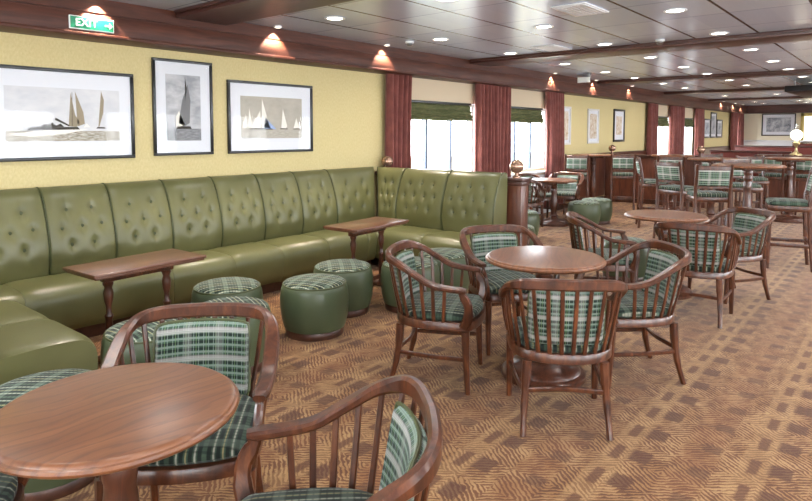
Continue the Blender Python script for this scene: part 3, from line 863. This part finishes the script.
# ------------------------------------------------------------------ pictures
def pframe(loc, rz, w, h, label, fw=.028, fmat=None, mount=.11, kind='sea', name='framed_picture', group='framed pictures on the yellow wall', cat='picture', sails=(), mt=None):
    """local: x across, z up, faces -y"""
    t = thing(name, loc, rz, label, cat, group)
    fmat = fmat or BLACKF
    b = MB(); d = .03
    for q in ((-w/2, w/2, -d, 0, h-fw, h), (-w/2, w/2, -d, 0, 0, fw), (-w/2, -w/2+fw, -d, 0, fw, h-fw), (w/2-fw, w/2, -d, 0, fw, h-fw)):
        b.box(*q, .004)
    b.build('frame', fmat, t)
    b = MB(); b.box(-w/2+fw*.9, w/2-fw*.9, -.012, -.002, fw*.9, h-fw*.9); b.build('mount', MAT, t)
    mt = mt or mount
    x0, x1, z0, z1 = -w/2+fw+mount, w/2-fw-mount, fw+mt, h-fw-mt
    b = MB(); b.box(x0, x1, -.0140, -.0125, z0, z1); pr = b.build('print', kind, t)
    for poly, m in sails:
        pts = [(x0+(x1-x0)*u, z0+(z1-z0)*v) for u, v in poly]
        b = MB(); b.add([(x, -.0150, z) for x, z in pts]+[(x, -.0141, z) for x, z in pts],
                        [tuple(range(len(pts))), tuple(range(2*len(pts)-1, len(pts)-1, -1))]+[(i, (i+1) % len(pts), len(pts)+(i+1) % len(pts), len(pts)+i) for i in range(len(pts))], False)
        b.build('sail' if m != HULL else 'hull', m, pr)
    b = MB(); b.box(-w/2+fw*.9, w/2-fw*.9, -.022, -.020, fw*.9, h-fw*.9); b.build('glass', GLASS, t)
    return t
def print_mat(name, sky0, sky1, sea0, sea1, hz, z0, h, clouds=.5):
    t = NT(name); co = t.coord(); s = t.sep(co)
    sky = t.ramp(t.noise(t.mapping(co, (1, 1, 2)), 5, 5, .6), [(.35, sky0), (.7, sky1)])
    sea = t.ramp(t.noise(t.mapping(co, (6, 1, 34)), 3, 4, .7), [(.4, sea0), (.62, sea1)])
    f = t.math('LESS_THAN', s[2], z0+h*hz)
    return t.set(t.mix(f, sky, sea), .6)
SAIL1 = plain('sail_sepia', (150, 138, 116), .7); SAIL2 = plain('sail_pale', (236, 232, 224), .7); SAIL3 = plain('sail_grey', (120, 120, 122), .7)
SAILB = plain('sail_blue', (150, 172, 214), .7); HULL = plain('hull_ink', (54, 48, 42), .7)
m1 = print_mat('print_ocean', (196, 198, 204), (218, 218, 220), (128, 118, 98), (206, 202, 192), .2, .15, .46)
pframe((2.095, W-.002, 1.325), 0, 1.15, .755, 'wide black framed sailing photograph at the left above the sofa', .028, None, .10, m1, mt=.13, sails=[
    ([(.16, .2), (.62, .22), (.6, .27), (.2, .26)], HULL), ([(.52, .28), (.545, .92), (.58, .5), (.62, .36), (.59, .27)], SAIL1), ([(.60, .28), (.585, .95), (.655, .55), (.665, .33)], SAIL1),
    ([(.79, .27), (.825, .98), (.85, .8), (.84, .55), (.80, .28)], SAIL1), ([(.28, .26), (.31, .33), (.34, .29), (.38, .35), (.41, .29), (.45, .33), (.48, .27)], HULL), ([(.40, .40), (.41, .44), (.53, .30), (.52, .28)], HULL), ([(.548, .28), (.554, .28), (.56, .93), (.556, .93)], HULL), ([(.655, .26), (.68, .34), (.71, .27)], SAIL2), ([(.02, .13), (.3, .20), (.7, .23), (.5, .14), (.2, .08)], SAIL2), ([(.77, .24), (.86, .24), (.85, .27), (.78, .27)], HULL)])
m2 = print_mat('print_regatta', (150, 152, 158), (206, 206, 208), (110, 112, 116), (150, 150, 154), .2, .12, .69)
pframe((3.165, W-.002, 1.335), 0, .625, .915, 'tall black framed picture of one yacht above the sofa', .026, None, .105, m2, mt=.115, sails=[
    ([(.34, .27), (.46, .62), (.62, .86), (.70, .62), (.66, .27), (.5, .22)], SAIL3), ([(.26, .2), (.27, .36), (.36, .45), (.52, .24), (.42, .2)], SAIL2), ([(.28, .18), (.72, .18), (.68, .22), (.3, .22)], HULL), ([(.54, .6), (.55, .98), (.60, .78)], HULL)])
m3 = print_mat('print_harbour', (166, 160, 148), (184, 178, 166), (164, 158, 146), (190, 184, 172), .22, .12, .53)
pframe((4.23, W-.002, 1.335), 0, 1.15, .765, 'black framed picture of several sailing boats nearest the curtain', .028, None, .13, m3, mt=.13, sails=[
    ([(.02, .24), (.07, .56), (.1, .25)], SAIL2), ([(.11, .24), (.13, .7), (.18, .27)], SAIL2), ([(.15, .25), (.3, .66), (.31, .26)], SAIL2), ([(.32, .26), (.33, .95), (.44, .32), (.46, .25)], SAIL2), ([(.35, .24), (.38, .5), (.56, .22)], SAILB),
    ([(.64, .25), (.67, .72), (.74, .3), (.72, .24)], SAIL2), ([(.85, .24), (.9, .5), (.95, .27)], SAIL2), ([(.93, .25), (.95, .44), (.99, .26)], SAIL2), ([(.13, .21), (.5, .21), (.48, .24), (.15, .24)], HULL), ([(.62, .22), (.75, .22), (.74, .245), (.63, .245)], HULL), ([(.84, .22), (.98, .22), (.97, .24), (.85, .24)], HULL)])
m4 = NT('print_portrait'); m4 = m4.set(m4.ramp(m4.noise(m4.mapping(m4.coord(), (8, 1, 8)), 1.4, 4, .7), [(.4, (222, 216, 204)), (.58, (196, 170, 140)), (.7, (120, 96, 84))]), .6)
pframe((11.6, W-.002, 1.31), 0, .50, .78, 'white framed narrow picture next to the second window curtain', .04, WHITEF, .06, m4)
pframe((13.02, W-.002, 1.32), 0, .60, .76, 'white framed narrow picture in the middle of three on the far wall', .04, WHITEF, .07, m4)
pframe((14.56, W-.002, 1.34), 0, .70, .78, 'black framed narrow picture above the wooden partition', .05, BLACKF, .12, m4)
m5 = NT('print_grey'); m5 = m5.set(m5.ramp(m5.noise(m5.coord(), 4, 6, .7), [(.35, (90, 94, 106)), (.5, (160, 164, 172)), (.65, (210, 212, 216))]), .6)
pframe((22.75, W-.002, 1.38), 0, .80, .66, 'low dark framed picture, left of the far group of three', .05, BLACKF, .08, m5)
pframe((23.62, W-.002, 1.38), 0, .80, .90, 'tall dark framed picture in the centre of the far three', .05, BLACKF, .08, m5)
pframe((24.5, W-.002, 1.38), 0, .80, .66, 'low dark framed picture, right of the far group of three', .05, BLACKF, .08, m5)
pframe((XE-.003, 4.08, 1.44), -PI/2, 1.16, .88, 'large dark framed print alone on the far end wall', .04, BLACKF, .12, m5, group='framed picture on the end wall')

# lit door in the end wall
b = MB()
for q in ((XE-.05, XE-.001, 3.22, 3.34, .0, 2.32), (XE-.05, XE-.001, 2.2, 2.32, 0, 2.32), (XE-.05, XE-.001, 2.2, 3.34, 2.2, 2.32)): b.box(*q, .008)
d = struct(b.build('door_1', plain('gilt_frame', (206, 184, 110), .4)))
b = MB(); b.box(XE-.03, XE-.005, 2.32, 3.22, .05, 2.2); b.build('door_panel', DOORL, d)

# ------------------------------------------------------------------ signs
def text_obj(body, size, mat, parent, loc, rot, name='lettering', ext=.001):
    cu = bpy.data.curves.new(name, 'FONT'); cu.body = body; cu.size = size; cu.align_x = 'CENTER'; cu.align_y = 'CENTER'; cu.extrude = ext
    tmp = bpy.data.objects.new('tmp', cu); COL.objects.link(tmp)
    dg = bpy.context.evaluated_depsgraph_get(); me = bpy.data.meshes.new_from_object(tmp.evaluated_get(dg))
    bpy.data.objects.remove(tmp); me.materials.clear(); me.materials.append(mat)
    o = bpy.data.objects.new(name, me); COL.objects.link(o); o.parent = parent; o.location = loc; o.rotation_euler = rot
    return o
t = thing('exit_sign', (2.205, 5.158, 2.378), 0, 'green and white EXIT sign on the mahogany cornice', 'sign')
b = MB(); b.box(-.175, .175, -.016, 0, 0, .105, .003); b.build('sign_plate', SIGNW, t)
b = MB(); b.box(-.168, .168, -.0185, -.0165, .007, .098); b.build('sign_face', SIGNG, t)
text_obj('EXIT', .085, SIGNW, t, (-.045, -.020, .0525), (PI/2, 0, 0))
b = MB()
for q in ((.10, .145, .046, .058),): b.box(q[0], q[1], -.0205, -.0186, q[2], q[3])
b.add([(.135, -.0205, .025), (.16, -.0205, .052), (.135, -.0205, .079), (.135, -.0186, .025), (.16, -.0186, .052), (.135, -.0186, .079)], [(0, 1, 2), (5, 4, 3), (0, 3, 4, 1), (1, 4, 5, 2), (2, 5, 3, 0)], False)
b.build('arrow', SIGNW, t)
t = thing('hanging_sign', (10.9, 4.75, 2.46), 0, 'small pale box sign hanging from the ceiling near the far cornice', 'sign')
b = MB(); b.box(-.012, .012, -.12, .12, .03, .13, .004); b.build('sign_plate', SIGNW, t)
b = MB(); b.box(-.03, .03, -.13, .13, .13, .189, .004); b.build('housing', STEEL, t)

# ------------------------------------------------------------------ ceiling fittings and lights
def light(kind, loc, energy, color, name, **k):
    d = bpy.data.lights.new(name, kind); d.energy = energy; d.color = color
    for a, v in k.items(): setattr(d, a, v)
    o = bpy.data.objects.new(name, d); COL.objects.link(o); o.location = loc
    return o
WARM = (1.0, .97, .94)
first = None
cols = ('first', 'second', 'third', 'fourth', 'fifth', 'sixth', 'seventh', 'eighth', 'ninth', 'tenth', 'eleventh', 'twelfth', 'thirteenth', 'fourteenth', 'fifteenth')
rows = {4.3: 'in the row nearest the yellow wall', 2.97: 'in the second row from the yellow wall', 1.68: 'in the third row from the yellow wall', .4: 'in the fourth row from the yellow wall', -.9: '', -2.2: '', -3.5: ''}
xs = [.78, 2.42, 4.1, 5.8, 7.42, 9.12, 10.8, 12.3, 14.1, 15.8, 18.2, 19.9, 22.6, 24.3, 26.0]
dl = None
nlab = {}
VIS = {4.3: 3.9, 2.97: 4.0, 1.68: 5.5, .4: 9.0}
for y, rl in rows.items():
    for x in xs:
        lo = light('SPOT', (x, y, CZ-.03), 25, WARM, 'downlight_lamp', spot_size=math.radians(150), spot_blend=.6, shadow_soft_size=.07)
        if y not in VIS or x < VIS[y]-.1: continue
        k = nlab.get(y, 0); nlab[y] = k+1
        lab = 'round recessed ceiling downlight, %s from the camera %s' % (cols[k], rl)
        if dl is None:
            dl = thing('ceiling_downlight', (x, y, CZ), 0, lab, 'downlight', 'recessed ceiling downlights')
            b = MB(); b.lathe([(.075, -.001), (.098, -.001), (.10, -.006), (.09, -.010), (.075, -.006), (.075, -.001)], 32, cap=False); b.build('trim_ring', WHITEP, dl)
            b = MB(); b.lathe([(1e-5, -.004), (.075, -.004), (.075, -.001), (1e-5, -.001)], 32); b.build('diffuser', LAMPE, dl)
        else: dup(dl, (x, y, CZ), 0, lab)
# small spots washing the cornice
sp = None
SPX = [(2.25, 'left of the first ceiling beam, above the exit sign'), (4.04, 'above the rightmost sailing picture'), (5.74, 'above the curtain at the sofa corner'), (10.4, 'first of the far trio'), (12.3, 'second of the far trio'), (14.4, 'third of the far trio'),
       (21.8, 'first of the farthest four'), (23.4, 'second of the farthest four'), (25.2, 'third of the farthest four'), (26.6, 'fourth of the farthest four')]
for x, lab in SPX:
    l2 = 'small spotlight washing the cornice, ' + lab
    lo = light('SPOT', (x, 5.115, CZ-.018), 130, (1, .86, .72), 'spot_lamp', spot_size=math.radians(90), spot_blend=.25, shadow_soft_size=.012)
    if sp is None:
        sp = thing('cornice_spotlight', (x, 5.085, CZ), 0, l2, 'spotlight', 'cornice spotlights')
        b = MB(); b.lathe([(.03, -.001), (.042, -.001), (.042, -.010), (.03, -.012), (.03, -.001)], 20, cap=False); b.build('trim_ring', WHITEP, sp)
        b = MB(); b.lathe([(1e-5, -.006), (.03, -.006), (.03, -.001), (1e-5, -.001)], 20); b.build('bulb', SPOTE, sp)
    else: dup(sp, (x, 5.085, CZ), 0, l2)
def detector(loc, label):
    t = thing('smoke_detector', loc, 0, label, 'smoke detector', 'ceiling smoke detectors')
    b = MB(); b.lathe([(.055, 0), (.055, -.015), (.045, -.02)], 24); b.build('base', WHITEP, t)
    b = MB(); b.lathe([(.035, -.02), (.038, -.04), (.025, -.055), (1e-5, -.058)], 24); b.build('sensor_cap', STEEL, t)
detector((5.74, 4.72, CZ), 'small round detector on the ceiling near the cornice')
detector((7.52, 2.34, CZ), 'small round detector on the ceiling before the second beam')
def vent(loc, label):
    t = thing('ceiling_vent', loc, 0, label, 'vent', 'square ceiling vents')
    b = MB(); b.box(-.26, .26, -.16, .16, -.012, -.001, .003); b.build('frame', WHITEP, t)
    b = MB()
    for k in range(7): b.box(-.23, .23, -.13+k*.042-.012, -.13+k*.042+.012, -.018, -.0125)
    b.build('grille', WHITEP, t)
vent((5.2, 2.31, CZ), 'square pale vent panel on the ceiling nearer the camera')
vent((7.30, 3.62, CZ), 'square pale vent panel close to the second ceiling beam')

# daylight: bright overcast sky, guided in through every window, added ones included
wd = bpy.data.worlds.new('sky'); sc.world = wd; wd.use_nodes = True
bg = wd.node_tree.nodes['Background']; bg.inputs[0].default_value = (.90, .95, 1.0, 1); bg.inputs[1].default_value = 22.0
def portal(x0, x1, lo, hi, y, face, px=None):
    d = bpy.data.lights.new('window_portal', 'AREA'); d.shape = 'RECTANGLE'; d.size = x1-x0; d.size_y = hi-lo
    o = bpy.data.objects.new('window_portal', d); COL.objects.link(o)
    o.location = ((x0+x1)/2, y, (lo+hi)/2) if px is None else (px, (x0+x1)/2, (lo+hi)/2)
    o.rotation_euler = (Vector((0, face, 0)) if px is None else Vector((1, 0, 0))).to_track_quat('-Z', 'Z').to_euler()
    if px is not None: o.rotation_euler = (PI/2, 0, -PI/2)
    d.cycles.is_portal = True
for a, c, lo, hi in LW: portal(a, c, lo, hi, W+.32, -1)
for a, c, lo, hi in RW: portal(a, c, lo, hi, YR-.32, 1)
for a, c in BW_ADDED: portal(a, c, .8, 2.1, 0, 1, px=XB-.22)

# ------------------------------------------------------------------ camera
F = 607.; PXc = 406.; PYc = 171.; HY = 133.; VX = 912.
L_ = math.hypot(F, PYc-HY); p = math.atan((PYc-HY)/F); th = math.atan2(VX-PXc, L_)
fl = Vector((math.cos(th), math.sin(th), 0)); r = Vector((math.sin(th), -math.cos(th), 0)); z = Vector((0, 0, 1))
f = fl*math.cos(p)-z*math.sin(p); u = fl*math.sin(p)+z*math.cos(p)
cd = bpy.data.cameras.new('camera'); cam = bpy.data.objects.new('camera', cd); COL.objects.link(cam)
M = Matrix((r, u, -f)).transposed().to_4x4(); M.translation = (0, 0, 1.55)
cam.matrix_world = M
cd.sensor_width = 36; cd.lens = F/812*36; cd.shift_y = -(250.5-PYc)/812; cd.clip_start = .05; cd.clip_end = 200
sc.camera = cam
sc.view_settings.view_transform = 'Standard'; sc.view_settings.look = 'None'; sc.view_settings.gamma = 1; sc.view_settings.exposure = .18
sc.cycles.use_denoising = True
sc.cycles.use_adaptive_sampling = True; sc.cycles.adaptive_threshold = .012
sc.cycles.max_bounces = 7; sc.cycles.diffuse_bounces = 4; sc.cycles.glossy_bounces = 4; sc.cycles.transparent_max_bounces = 8
sc.cycles.sample_clamp_indirect = 6
